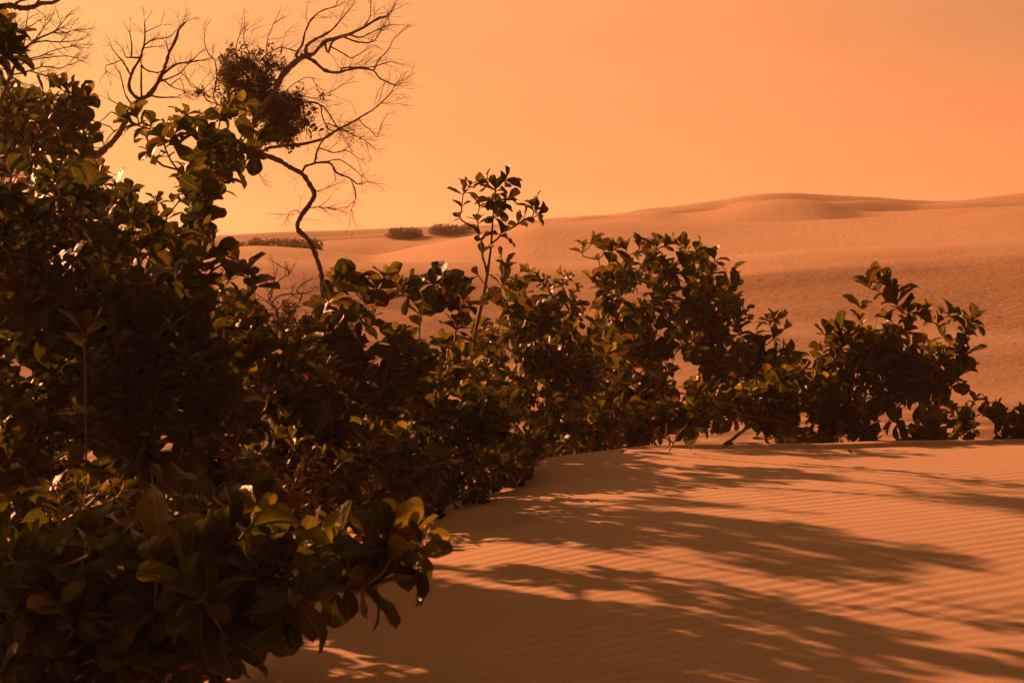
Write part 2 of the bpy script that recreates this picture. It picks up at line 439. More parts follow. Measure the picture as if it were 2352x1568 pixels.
# ---------------------------------------------------------------- leaves
NV, NU = 8, 5
class Leaves:
    def __init__(self): self.rows = []
    def add(self, p, d, n, L, W, curl, fold, age, red, rnd):
        self.rows.append((*p, *d, *n, L, W, curl, fold, age, red, rnd))
    def build(self, name, mat, parent, palette=0, nv=NV, nu=NU):
        if not self.rows: return None
        A = np.array(self.rows); N = len(A)
        P = A[:, 0:3]; D = A[:, 3:6]; Nn = A[:, 6:9]
        L, W, curl, fold, age, red, rnd = A[:, 9:16].T
        D = D / (np.linalg.norm(D, axis=1)[:, None] + 1e-9)
        Nn = Nn - D * np.sum(Nn * D, 1)[:, None]
        Nn /= np.linalg.norm(Nn, axis=1)[:, None] + 1e-9
        S = np.cross(D, Nn)
        v = 1 - (1 - np.linspace(0, 1, nv)) ** 1.45
        u = np.linspace(-1, 1, nu)
        vv, uu = np.meshgrid(v, u, indexing='ij')
        vv = vv.ravel(); uu = uu.ravel()
        body = np.clip((vv - 0.10) / 0.90, 0, 1)
        prof = body ** 0.80 * np.clip(1 - body, 0, 1) ** 0.42
        prof = prof / 0.577
        prof = np.where(vv >= 0.999, 0.0, prof)
        prof = np.maximum(prof, 0.03)
        k = np.where(np.abs(curl) < 1e-3, 1e-3, curl)[:, None]
        al = L[:, None] * np.sin(k * vv) / k
        ht = -L[:, None] * (1 - np.cos(k * vv)) / k
        ph = rnd[:, None] * 40
        wob = 1 + 0.10 * np.sin(vv * 9 + ph) * np.abs(uu)
        asym = 1 + 0.12 * np.sin(ph * 3) * uu
        sd_ = W[:, None] * 0.5 * uu * prof * wob * asym
        sd_ = sd_ * np.cos(fold[:, None] * np.abs(uu))
        ht = ht + W[:, None] * .5 * np.abs(uu) * prof * np.sin(fold[:, None]) + 0.05 * W[:, None] * np.sin(vv * 15 + ph) * np.abs(uu) * prof
        side_bend = 0.10 * L[:, None] * np.sin(ph * 1.7) * vv ** 2
        V = P[:, None, :] + D[:, None, :] * al[..., None] + S[:, None, :] * (sd_ + side_bend)[..., None] + Nn[:, None, :] * ht[..., None]
        # notches where insects have eaten the margin
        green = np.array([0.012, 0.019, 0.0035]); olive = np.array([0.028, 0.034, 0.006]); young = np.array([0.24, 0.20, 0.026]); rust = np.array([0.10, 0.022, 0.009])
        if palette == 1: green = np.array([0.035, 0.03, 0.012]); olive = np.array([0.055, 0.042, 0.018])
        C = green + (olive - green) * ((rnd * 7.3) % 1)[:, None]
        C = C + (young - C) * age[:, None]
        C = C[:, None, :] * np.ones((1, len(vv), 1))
        edge = np.clip(np.abs(uu) * 1.0 + np.clip(vv - .75, 0, 1) * 1.6 - .35, 0, 1)
        rf = np.clip(red[:, None] * (0.35 + edge[None, :] * 1.1), 0, 1) * (red[:, None] > 0.15)
        C = C + (rust - C) * rf[..., None]
        C = np.concatenate([C, np.ones((*C.shape[:2], 1))], -1)
        m = nv * nu
        i = (np.arange(nv - 1)[:, None] * nu + np.arange(nu - 1)[None, :]).ravel()
        f = np.stack([i, i + 1, i + nu + 1, i + nu], -1)
        F = (f[None] + (np.arange(N) * m)[:, None, None]).reshape(-1, 4)
        uv = np.tile(np.stack([uu, vv], -1), (N, 1))
        return make_obj(name, V.reshape(-1, 3), F, mat, parent, C.reshape(-1, 4), uv)

UP = np.array([0, 0, 1.0])
def unit(v): return v / (np.linalg.norm(v) + 1e-9)

def shoot_leaves(lv, path, n, L, youth=0.3, redp=0.25, spacing=0.017, wid=0.78, droop=0.25):
    """leaves spiralling down a shoot from its tip, upright and small at the tip, spreading below"""
    seg = np.linalg.norm(np.diff(path, axis=0), axis=1)
    cum = np.concatenate([[0], np.cumsum(seg[::-1])])
    rp = path[::-1]
    phi0 = random.random() * 6.28
    for i in range(n):
        s = min(0.004 + (i * spacing) * (0.35 if i < 6 else 0.8) * (0.8 + .4 * random.random()), cum[-1] * .98)
        p = np.array([np.interp(s, cum, rp[:, k]) for k in range(3)])
        p2 = np.array([np.interp(min(s + .02, cum[-1]), cum, rp[:, k]) for k in range(3)])
        ax = unit(p - p2) if s + .001 < cum[-1] else unit(rp[0] - rp[-1])
        a = unit(np.cross(ax, [0.21, 0.77, 0.6])); b = np.cross(ax, a)
        ph = phi0 + i * 2.3999 + random.uniform(-.3, .3)
        out = a * math.cos(ph) + b * math.sin(ph)
        f = min(i / 7.0, 1.0)
        th = R(18 + 22 * max(0, 1 - youth * 2.2) + 50 * f + random.uniform(-16, 22))
        d = ax * math.cos(th) + out * math.sin(th) - UP * droop * f * random.random()
        nrm = ax * math.sin(th) - out * math.cos(th) + np.array([random.uniform(-.35, .35) for _ in range(3)])
        sz = (1 - min(.5, youth * .9) * (1 - min(1, i / 4.0))) * random.uniform(0.72, 1.12)
        if i >= 3 and random.random() < .12: sz *= .6
        age = max(0, youth * (1 - i / 5.0)) * random.uniform(.5, 1.4)
        red = random.random() if random.random() < redp else 0.0
        lv.add(p, d, nrm, L * sz, L * sz * wid * random.uniform(.82, 1.15), random.uniform(-.3, 1.5) * (0.6 + f * .6), random.uniform(.1, .75), min(age, 1), red * .9, random.random())

def grow(base, tips, tb, r_tip=0.0024, r_k=0.0013, maxr=0.018, pull=0.30, trunk=None, up_pen=2.0, k=5, jit=0.03):
    """join every tip to the nearest lower node of the plant; returns the last stretch to each tip"""
    nodes = [np.array(base, float)]; par = [-1]; cnt = [0]
    if trunk is not None:
        for q in trunk[1:]:
            nodes.append(np.array(q, float)); par.append(len(nodes) - 2); cnt.append(0)
    order = sorted(range(len(tips)), key=lambda i: np.linalg.norm(tips[i] - nodes[0]))
    ends = {}
    for i in order:
        T = tips[i]
        A = np.array(nodes)
        dv = T - A
        dist = np.linalg.norm(dv, axis=1)
        cost = dist + up_pen * np.maximum(0, A[:, 2] - T[2] + 0.06) + np.where(dist < 0.05, 10, 0)
        j = int(np.argmin(cost))
        S = A[j]
        Ld = np.linalg.norm(T - S)
        c = T - UP * pull * Ld + np.array([random.uniform(-1, 1) for _ in range(3)]) * jit * Ld
        ns = max(3, min(9, int(Ld / 0.06)))
        prev = j; path = [S]
        for q in range(1, ns + 1):
            t = q / ns
            pt = S * (1 - t) ** 2 + c * 2 * t * (1 - t) + T * t * t
            if q < ns: pt = pt + np.array([random.uniform(-1, 1) for _ in range(3)]) * 0.006
            nodes.append(pt); par.append(prev); cnt.append(0); prev = len(nodes) - 1
            path.append(pt)
        w = prev
        while w != -1:
            cnt[w] += 1; w = par[w]
        ends[i] = np.array(path)
    rad = np.array([min(maxr, r_tip + r_k * (c ** 0.62)) for c in cnt])
    # chains
    kids = {}
    for a, b in enumerate(par): kids.setdefault(b, []).append(a)
    stack = [(0, None)]
    while stack:
        a, frm = stack.pop()
        chain = [] if frm is None else [frm]
        cr = [] if frm is None else [min(rad[frm], rad[a] * 1.3)]
        cur = a
        while True:
            chain.append(cur); cr.append(rad[cur])
            ks = kids.get(cur, [])
            if not ks: break
            ks = sorted(ks, key=lambda q: -cnt[q])
            for o in ks[1:]: stack.append((o, cur))
            cur = ks[0]
        tb.add(np.array([nodes[q] for q in chain]), np.array(cr), k)
    return ends

def in_poly(x, y, poly):
    c = False
    n = len(poly)
    for i in range(n):
        x1, y1 = poly[i]; x2, y2 = poly[i - 1]
        if (y1 > y) != (y2 > y) and x < (x2 - x1) * (y - y1) / (y2 - y1) + x1: c = not c
    return c

def plant(name, label, cat, base, d0, d1, poly=None, nfill=0, tips=(), L=0.11, nl=13, youth=0.3, redp=0.25, group=None, part=('stem', 'foliage'),
          trunk=None, wid=0.78, r_k=0.0011, mat=None, spacing=0.017, palette=0, maxr=0.018, pull=0.30, fill_l=1.0, res=(NV, NU), ds=1.0):
    """base = (px, depth) or a point; tips = (px, py[, depth[, n leaves[, youth[, scale]]]])"""
    d0 *= ds; d1 *= ds
    if trunk is not None: trunk = [at(q[0], q[1], q[2] * ds) if isinstance(q, tuple) else q for q in trunk]
    if len(base) == 2:
        base = (base[0], base[1] * ds)
        x = (base[0] - CX) / F_PX * base[1]
        base = np.array([x, base[1], zg(x, base[1]) - 0.03])
    root = empty(name, base)
    tag(root, label, cat, group)
    T = []; info = []
    for t in tips:
        t = list(t) + [None] * (6 - len(t))
        d = t[2] * ds if t[2] else (d0 + d1) / 2
        T.append(at(t[0], t[1], d)); info.append((t[3] or nl, youth if t[4] is None else t[4], t[5] or 1.0))
    if poly:
        xs = [p[0] for p in poly]; ys = [p[1] for p in poly]
        k = 0; g = 0
        while k < nfill and g < 100000:
            g += 1
            x = random.uniform(min(xs), max(xs)); y = random.uniform(min(ys), max(ys))
            if not in_poly(x, y, poly): continue
            d = random.uniform(d0, d1)
            p = at(x, y, d)
            if p[2] < zg(p[0], p[1]) + 0.06: continue
            if T and min(np.linalg.norm(np.array(T) - p, axis=1)) < 0.05: continue
            T.append(p); info.append((nl, youth * random.random() * 1.3, fill_l * random.uniform(.75, 1.05))); k += 1
    tb = Tubes(); lv = Leaves()
    ends = grow(base, T, tb, r_k=r_k, trunk=trunk, maxr=maxr, pull=pull)
    for i, (n, yo, sc) in enumerate(info):
        path = ends[i]
        # lengthen very short ends so that leaves have room
        shoot_leaves(lv, path, n, L * sc, yo, redp, spacing, wid)
    tb.build(part[0], M_STEM, root)
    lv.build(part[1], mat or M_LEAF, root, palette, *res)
    return root

# ---------------------------------------------------------------- leafy shrubs and trees
def crop(sx, ox, oy):
    return lambda x, y, *r: (ox + sx * x, oy + sx * y, *r)
c1 = crop(.4028, 0, 0); c2 = crop(.4028, 0, 517); c3 = crop(.4639, 0, 1005)
c4 = crop(.3663, 689, 517); c5 = crop(.3844, 1263, 488); c6 = crop(.3297, 1723, 574)
YG = 0.9
G_BACK = 'broad leaved trees of the left thicket'
G_MID = 'broad leaved shrubs behind the sand ridge'
G_FRONT = 'plants at the front of the thicket'

# the tall thicket on the left -------------------------------------------
plant('leafy_tree', 'tall dark broad leaved tree at the left edge, reaching up below the small bare tree', 'tree', (40, 10.4), 9.7, 10.9,
      [c1(*q) for q in [(-60, 500), (110, 560), (300, 530), (430, 590), (400, 740), (540, 760), (560, 900), (400, 990), (170, 930), (110, 780), (-60, 800)]], 26, 
      [c1(340, 490, 10.2, 14, .4), c1(290, 490, 10.3), c1(380, 500, 10.1), c1(240, 560, 10.0), c1(465, 545, 10.2, 10, .5), c1(510, 535, 10.3, 7, YG, .7), c1(440, 600, 10.1),
       c1(190, 575), c1(50, 520, 10.2, 16), c1(100, 590), c1(30, 700), c1(290, 650, 9.9, 10, YG), c1(360, 700), c1(500, 740, 10.4, 12, .3, .7), c1(430, 720, 10.4, 10, .3, .7), c1(10, 800)],
      L=0.145, ds=1.3, youth=.35, redp=.1, group=G_BACK)
plant('leafy_tree', 'dark broad leaved tree with yellow tipped shoots standing before the nest like clump', 'tree', (330, 9.4), 8.7, 9.9,
      [c1(*q) for q in [(520, 930), (680, 990), (850, 980), (1000, 900), (1200, 830), (1380, 800), (1400, 860), (1220, 980), (1130, 1180), (1050, 1280), (1060, 1400), (1110, 1600), (1120, 1750), (520, 1750)]], 52, 
      [c1(780, 645, 9.2, 9, 1.0), c1(865, 700, 9.2, 5), c1(740, 670, 9.2, 8, .8), c1(1070, 650, 9.0, 7, 1.0, 1.15), c1(1010, 730, 9.0, 9, .4, 1.1), c1(1110, 730, 9.1, 9, .3), c1(1320, 590, 9.3, 10, 1.0), c1(1370, 590, 9.4, 8, 1.0, .9),
       c1(1450, 650, 9.3, 10, 1.0, .8), c1(1250, 660, 9.3, 12, .8), c1(1440, 790, 9.1, 8, .6, 1.2), c1(1420, 890, 9.0, 8, .2, 1.2), c1(930, 780, 8.9, 8, .2, 1.25), c1(1200, 760, 9.1), c1(1290, 970, 9.0, 8),
       c1(1230, 1070, 9.0), c1(1190, 1130, 9.1), c1(1150, 1210, 9.0), c1(1130, 1280, 9.1), c1(830, 770, 9.3, 5), c1(860, 860, 9.3, 6), c1(960, 690, 9.2, 6, 1.0, .5)],
      L=0.122, ds=1.13, youth=.4, group=G_BACK, redp=.1)
plant('leafy_tree', 'broad leaved tree whose lowest right shoot holds round leaves against the pale dunes', 'tree', (400, 9.0), 8.3, 9.3,
      [(250, 640), (400, 600), (455, 640), (475, 760), (520, 830), (560, 960), (560, 1120), (250, 1130)], 130, 
      [c1(1230, 1420, 8.8, 6, .1, 1.2), c1(1185, 1345, 8.8, 5), c1(1140, 1460, 8.8, 8), c1(1120, 1540, 8.7, 10, .1, 1.2), c1(1150, 1600, 8.7, 8, .1, 1.1)],
      L=0.135, ds=1.08, youth=.15, redp=.08, group=G_BACK)
plant('leafy_tree', 'deep shaded broad leaved tree filling the left edge below the sky gaps', 'tree', (60, 8.9), 8.2, 9.6,
      [(-40, 385), (120, 390), (240, 420), (270, 640), (270, 900), (250, 1120), (-40, 1130)], 190, [], L=0.13, ds=1.06, youth=.1, redp=.08, group=G_BACK)
plant('leafy_sapling', 'straight dark sapling with stacked leaf whorls in the shade of the thicket', 'sapling', (150, 7.4), 7.2, 7.5, None, 0,
      [(188, 760, 7.3, 40, .0, .9)],
      L=0.135, wid=.62, spacing=.05, group=G_FRONT, r_k=.0012)
plant('leafy_shrub', 'shrub with a pointed leafy shoot just left of the thin bare trunk', 'shrub', (600, 11.3), 10.4, 11.8,
      [(470, 710), (560, 690), (600, 760), (700, 800), (790, 860), (800, 1000), (760, 1140), (560, 1160), (520, 960)], 110, 
      [c2(1360, 200, 11, 10), c2(1410, 270, 11, 6), c2(1320, 290, 11, 7), c2(1460, 320, 11, 7), c2(1250, 340, 11, 8), c2(1190, 370, 10.8, 9, YG, .7), c2(1230, 400, 10.8, 9, 1.0, .7), c2(1140, 400, 10.7, 9, .8, .7),
       c2(1500, 545, 10.8, 7, 1.0, .8), c2(1460, 590, 10.8, 7, .7, .8), c2(1580, 660, 10.6, 10, .4), c2(1700, 690, 10.6, 10, .4), c2(1480, 880, 10.5, 8, .5, 1.1), c2(1680, 900, 10.5, 9, .8), c2(1760, 920, 10.5, 9, .5, 1.1)],
      L=0.15, ds=1.06, youth=.35, group=G_MID)

plant('leafy_tree', 'tall broad leaved tree out of view at the left that shades the thicket', 'tree', np.array([-3.3, 11.6, zg(-3.3, 11.6)]), 11.0, 12.2,
      [(-700, 330), (-350, 300), (-110, 380), (-80, 900), (-700, 900)], 110, [], L=.16, group=G_BACK, res=(4, 3))
plant('leafy_tree', 'broad leaved tree out of view at the left beside the hanging leafy branch', 'tree', np.array([-2.9, 9.0, zg(-2.9, 9.0)]), 8.6, 9.6,
      [(-900, 0), (-450, 0), (-280, 130), (-80, 260), (-70, 1400), (-900, 1400)], 210, [], L=.16, group=G_BACK, res=(4, 3))

plant('leafy_tree', 'bushy broad leaved tree out of view at the left added to shade the closest shrub', 'tree', np.array([-3.3, 6.4, zg(-3.3, 6.4)]), 5.9, 6.9,  # unseen tree, added to keep the sun off the closest shrub
      [(-1700, -150), (-800, -150), (-560, 150), (-480, 1000), (-520, 1600), (-1700, 1600)], 240, [], L=.18, group=G_BACK, res=(4, 3))

# middle shrubs ------------------------------------------------------------
plant('leafy_shrub', 'broad leaved shrub with upright leaf rosettes right of the thin bare trunk', 'shrub', (850, 12.6), 11.8, 13.1,
      [c4(*q) for q in [(130, 560), (300, 470), (480, 480), (700, 500), (860, 560), (1060, 600), (1050, 900), (800, 1000), (700, 1200), (0, 1250), (-60, 850)]], 80, 
      [c4(215, 350, 12.2, 6, 1.0, 1.1), c4(300, 330, 12.2, 8, 1.0), c4(370, 350, 12.3, 8, .5), c4(545, 340, 12.2, 9, .4, 1.15), c4(480, 380, 12.2, 8, .2), c4(640, 390, 12.3, 9), c4(700, 345, 12.4, 4, .9, .8), c4(745, 390, 12.4, 6, .5),
       c4(830, 360, 12.2, 12, .0), c4(920, 375, 12.2, 14, .0), c4(990, 380, 12.3, 9), c4(1030, 450, 12.3, 10), c4(160, 560, 12.2, 9, .2, 1.1), c4(270, 590, 12.2, 10), c4(200, 470, 12.3, 9), c4(430, 470, 12.3, 10), c4(750, 540, 12.4, 7, .9, .8), c4(700, 430, 12.5, 8)],
      L=0.175, ds=1.1, youth=.35, redp=.3, group=G_MID)
plant('leafy_sapling', 'slender sapling with a leafy head rising alone above the shrubs against the dunes', 'sapling', (1068, 12.9), 12.6, 13.0, None, 0,
      [(1137, 432, 12.8, 12, .2, .95), (1162, 408, 12.8, 8, .1, .9), (1115, 418, 12.8, 8, .2, .9), (1080, 425, 12.8, 5, .1, .8), (1066, 440, 12.8, 4, .1, .8), (1148, 478, 12.75, 8, 0, .8), (1100, 470, 12.8, 5, 0, .7), (1230, 480, 12.9, 5, 0, .75), (1168, 452, 12.8, 7, 0, .8),
       (1060, 472, 12.8, 3, 0, .6), (1056, 498, 12.8, 3, 0, .6), (1095, 505, 12.8, 8, 0, .75), (1222, 470, 12.9, 5, .1, .8), (1236, 492, 12.9, 4, 0, .7), (1205, 498, 12.9, 5, 0, .6), (1190, 512, 12.9, 3, 0, .6), (1150, 535, 12.8, 5, 0, .9),
       (1108, 582, 12.8, 2, 0, .7), (1150, 588, 12.8, 2, 0, .6), (1098, 632, 12.8, 2, 0, .7), (1162, 612, 12.85, 3, 0, .7), (1155, 650, 12.85, 7, 0, 1.0), (1104, 545, 12.8, 3, 0, .8)],
      trunk=[(1068, 900, 12.9), (1090, 770, 12.9), (1106, 700, 12.85), (1119, 630, 12.8), (1128, 560, 12.8), (1132, 500, 12.8), (1136, 460, 12.8)],
      L=0.15, ds=1.08, youth=.1, redp=.35, wid=.74, r_k=.0014, pull=.12, group=G_MID)
plant('leafy_shrub', 'shrub with small bright yellow green shoots right of the tall sapling', 'shrub', (1240, 13.8), 13.2, 14.4,
      [c4(*q) for q in [(1080, 620), (1250, 560), (1420, 480), (1600, 500), (1750, 480), (1850, 560), (1850, 900), (1700, 1180), (1150, 1150), (1050, 900)]], 95, 
      [c4(1390, 270, 13.6, 9, 1.2, .75), c4(1440, 275, 13.7, 8, 1.2, .7), c4(1490, 300, 13.6, 8, 1.2, .7), c4(1530, 330, 13.6, 7, 1.0, .7), c4(1350, 340, 13.6, 8, 1.0, .7), c4(1335, 380, 13.6, 6, .7, .7), c4(1410, 400, 13.6, 9, .5, .8),
       c4(1640, 300, 13.7, 9, 1.2, .7), c4(1690, 330, 13.7, 9, 1.0, .7), c4(1600, 360, 13.7, 8, 1.0, .7), c4(1740, 390, 13.8, 6, .8, .6), c4(1560, 410, 13.7, 10), c4(1300, 450, 13.5, 9), c4(1360, 500, 13.4, 10), c4(1300, 530, 13.4, 8), c4(1500, 530, 13.6, 9),
       c4(1400, 560, 13.4, 10), c4(1700, 430, 13.8, 9, .5, .8), c4(1650, 480, 13.8, 9)],
      L=0.135, ds=1.08, youth=.75, redp=.3, group=G_MID)
plant('leafy_shrub', 'sunlit shrub with narrow bright green leaves at the front, above the sand edge', 'shrub', (965, 11.9), 11.0, 12.2,
      [c4(*q) for q in [(560, 1180), (800, 1030), (960, 980), (1150, 980), (1330, 1080), (1500, 1260), (1440, 1450), (1200, 1600), (900, 1750), (500, 1800), (250, 1650), (300, 1300)]], 130, 
      [c4(930, 870, 11.5, 6, .9, 1.1), c4(1090, 880, 11.5, 8, 1.0), c4(1040, 860, 11.5, 6, 1.0, .7), c4(890, 960, 11.4, 8, 1.1, .9), c4(1000, 1010, 11.4, 9, .9, .8), c4(870, 1010, 11.4, 6, 1.0, .8), c4(1120, 990, 11.5, 9, .6, .9), c4(1190, 970, 11.6, 7, .5),
       c4(880, 1130, 11.2, 8, .5, 1.1), c4(920, 1190, 11.2, 7, .4, 1.1), c4(690, 1170, 11.2, 7, .4), c4(790, 1230, 11.2, 8, .5), c4(1080, 1120, 11.3, 10, .6), c4(1200, 1130, 11.3, 9, .4, 1.1), c4(980, 1300, 11.1, 9, .7), c4(1220, 1270, 11.2, 9, .4), c4(850, 1350, 11.1, 8, .7)],
      L=0.135, ds=1.08, youth=.8, wid=.60, redp=.12, group=G_MID)
plant('leafy_shrub', 'low dark shrub spilling down to the sand edge under the sunlit narrow leaved one', 'shrub', (760, 10.6), 9.6, 11.2,
      [(470, 1060), (600, 1010), (760, 1000), (900, 1010), (1060, 1040), (1230, 1000), (1240, 1062), (1100, 1120), (1000, 1165), (900, 1190), (740, 1200), (480, 1200)], 165, [],
      L=0.115, ds=1.09, youth=.4, wid=.62, redp=.2, group=G_MID)
plant('leafy_shrub', 'low dark shrub closing the gap under the largest one at the sand crest', 'shrub', (1360, 14.8), 13.7, 15.0,
      [(1170, 950), (1480, 930), (1640, 880), (1660, 930), (1520, 1000), (1400, 1035), (1240, 1058), (1170, 1070)], 75, [],
      L=0.13, youth=.4, redp=.25, group=G_MID)
E_trunk = [(1262, 1040, 14.3), (1321, 930, 14.2), (1345, 870, 14.2), (1371, 807, 14.1), (1392, 750, 14.1), (1417, 655, 14.1), (1418, 600, 14.1)]
plant('leafy_shrub', 'broad rounded shrub with a pale leaning stem, the largest one before the big dune', 'shrub', (1262, 14.3), 13.6, 14.7,
      [c5(*q) for q in [(300, 300), (460, 270), (620, 240), (800, 250), (960, 330), (1050, 450), (1100, 560), (1160, 700), (1200, 830), (1380, 900), (1420, 1050), (1300, 1200), (1000, 1250), (820, 1290), (0, 1330), (60, 900), (300, 560)]], 165, 
      [c5(*q) for q in [(195, 190, 14.1, 4, .8, .8), (245, 185, 14.1, 3, .2), (190, 240, 14.1, 2, .2), (290, 282, 14.1, 2, .3, .6), (330, 215, 14, 6), (395, 205, 14, 7), (455, 200, 14, 6, .5, .8), (545, 190, 14, 8, .2), (640, 195, 14, 9, .4), (690, 175, 14, 7, 1.0, .9),
       (750, 170, 14.1, 8, .4), (810, 210, 14.1, 7), (880, 230, 14.1, 7, .3), (985, 275, 14.1, 6, .1), (960, 350, 14.1, 9), (1080, 365, 14.1, 4, .1, 1.1), (1000, 430, 14.1, 8, .4), (1060, 440, 14.1, 6, .2), (1105, 480, 14.1, 5, .1, 1.1), (1040, 530, 14, 7),
       (1150, 560, 14, 8, 1.0, .9), (1195, 635, 14, 4, 1.0, .6), (245, 390, 14, 5, .9), (300, 370, 14, 9, 1.0, .8), (340, 400, 14, 9, .7, .8), (480, 300, 14, 10), (600, 290, 14, 10), (870, 460, 13.8, 6, 1.2), (700, 490, 13.8, 7, .6, 1.1), (900, 520, 13.8, 8, .8), (560, 560, 13.8, 8, .8)]],
      trunk=E_trunk, L=0.155, ds=1.15, youth=.85, redp=.4, wid=.80, group=G_MID)
plant('leafy_shrub', 'dark low shrub right of the largest one with two raised yellow tipped arms', 'shrub', (1640, 14.6), 14.2, 14.9,
      [c5(*q) for q in [(1100, 760), (1260, 840), (1500, 930), (1480, 1100), (1200, 1160), (1050, 1000)]], 36, 
      [c5(1310, 650, 14.4, 6, 1.1, .9), c5(1345, 630, 14.4, 6, 1.1, 1.0), c5(1400, 690, 14.4, 3, .9), c5(1335, 750, 14.4, 4, .1, 1.2), c5(1250, 800, 14.4, 4, .1), c5(1230, 720, 14.4, 5, .1),
       c5(1390, 840, 14.5, 5, .3), c5(1450, 875, 14.5, 6, .1), c5(1340, 870, 14.5, 6, .1, 1.1)],
      L=0.155, ds=1.13, youth=.2, redp=.3, wid=.80, group=G_MID)
plant('leafy_shrub', 'low sunlit shrub with sprawling bare stems left of the upright right shrub', 'shrub', (1760, 15.6), 14.9, 15.6,
      [c6(*q) for q in [(-120, 950), (40, 900), (120, 850), (340, 830), (520, 850), (640, 1000), (640, 1300), (420, 1300), (180, 1230), (20, 1180), (-60, 1120)]], 42, 
      [c6(480, 790, 15.2, 6, .5), c6(380, 830, 15.2, 7, .5), c6(300, 880, 15.1, 8, .4), c6(440, 890, 15.1, 8, .9), c6(190, 1020, 15.0, 7, .9), c6(130, 1000, 15.0, 7, .4), c6(20, 1060, 15.0, 7, .8, .8), c6(-30, 1120, 15.0, 6, .8, .7), c6(-150, 1080, 15.0, 8, .5, .7),
       c6(-240, 1150, 15.0, 8, 1.0, .6), c6(80, 1210, 15.0, 5, .5), c6(220, 1250, 15.0, 5, .6), c6(110, 1300, 15.0, 4, .3), c6(-60, 960, 15.0, 7, .9, .8), c6(-190, 1010, 15.0, 7, .9, .7)],
      L=0.135, ds=0.95, youth=.8, redp=.15, group=G_MID)
plant('leafy_shrub', 'upright shrub with one high leafy top standing alone at the right', 'shrub', (2010, 15.7), 15.0, 15.8,
      [c6(*q) for q in [(580, 640), (740, 600), (840, 480), (960, 420), (1080, 480), (1200, 480), (1400, 520), (1450, 640), (1470, 800), (1400, 960), (1310, 1080), (1320, 1300), (620, 1320), (440, 1250), (420, 960)]], 58, 
      [c6(*q) for q in [(905, 200, 15.3, 7, .8, 1.1), (835, 250, 15.3, 5, .1, 1.3), (975, 230, 15.3, 7, .3, 1.1), (1000, 280, 15.3, 5, 0, 1.1), (780, 390, 15.3, 5, .1), (1020, 370, 15.3, 7, .1, 1.1), (760, 480, 15.3, 6), (980, 480, 15.3, 9),
       (1110, 420, 15.3, 7, .5, .9), (1165, 425, 15.3, 6, 1.0, .9), (1215, 400, 15.3, 6, 1.1, .9), (1250, 470, 15.4, 6, .5, .8), (1300, 500, 15.4, 5, .8, .6), (1330, 425, 15.4, 5, 1.0, .7), (1390, 430, 15.4, 8, .8, .9), (1460, 430, 15.4, 7, 1.0, .8), (1540, 490, 15.4, 6, .2),
       (1500, 560, 15.4, 5, .2), (540, 600, 15.2, 4, .2), (630, 570, 15.2, 7, .3, 1.1), (690, 570, 15.2, 7, .3), (760, 560, 15.2, 6, 1.1, .8), (840, 590, 15.2, 8, .8), (600, 730, 15.1, 8, 1.0, .8), (500, 680, 15.1, 4, .9, .7), (640, 670, 15.1, 9, .4, 1.1),
       (1080, 560, 15.3, 9, .3, 1.1), (1130, 660, 15.1, 8, 1.0, 1.1), (1350, 590, 15.4, 7, .6), (1510, 710, 15.4, 5, 0, 1.1), (1495, 820, 15.4, 6, .3), (1450, 880, 15.4, 6, .1), (1400, 940, 15.2, 6, 0, 1.2), (1210, 1190, 14.95, 4, 1.2, 1.1), (1160, 1250, 14.95, 4, .9, .8), (790, 1070, 14.95, 4, .9, .7)]],
      L=0.16, ds=0.965, youth=.65, redp=.42, wid=.80, group=G_MID)
plant('leafy_shrub', 'lowest small sunlit shrub at the far right edge on the sand ridge', 'shrub', (2280, 16.5), 16.0, 16.8,
      [c6(*q) for q in [(1380, 1130), (1500, 1070), (1560, 1030), (1700, 1060), (1800, 1130), (1950, 1100), (2100, 1150), (2100, 1300), (1700, 1310), (1540, 1270), (1390, 1320)]], 20, 
      [c6(1400, 1120, 16.2, 6, .2, .9), c6(1570, 1040, 16.2, 7, .4, .9), c6(1640, 1030, 16.3, 6, .8, .8), c6(1510, 1090, 16.2, 6, .8, .8), c6(1640, 1100, 16.2, 6, 1.0, .8), c6(1720, 1070, 16.3, 7, .7, .8), c6(1770, 1130, 16.3, 7, .8, .8), c6(1840, 1150, 16.3, 6, .8, .8),
       c6(1895, 1090, 16.4, 6, .8, .8), c6(1450, 1250, 16.1, 6, 1.0, .9), c6(1560, 1220, 16.1, 6, .6, .8), c6(1900, 1150, 16.4, 6, .8, .8)],
      L=0.1, ds=0.86, youth=.5, redp=.1, wid=.80, group=G_MID)
plant('seedling', 'tiny seedling with one thin stem on the sand before the largest shrub', 'seedling', (1531, 15.75), 15.7, 15.8, None, 0,
      [(1510, 985, 15.7, 3, .5, .5), (1531, 980, 15.7, 4, .5, .5), (1556, 988, 15.7, 3, .5, .5), (1575, 975, 15.7, 2, .5, .5)], L=0.07, ds=.83, wid=.3, pull=.1, group=G_FRONT)

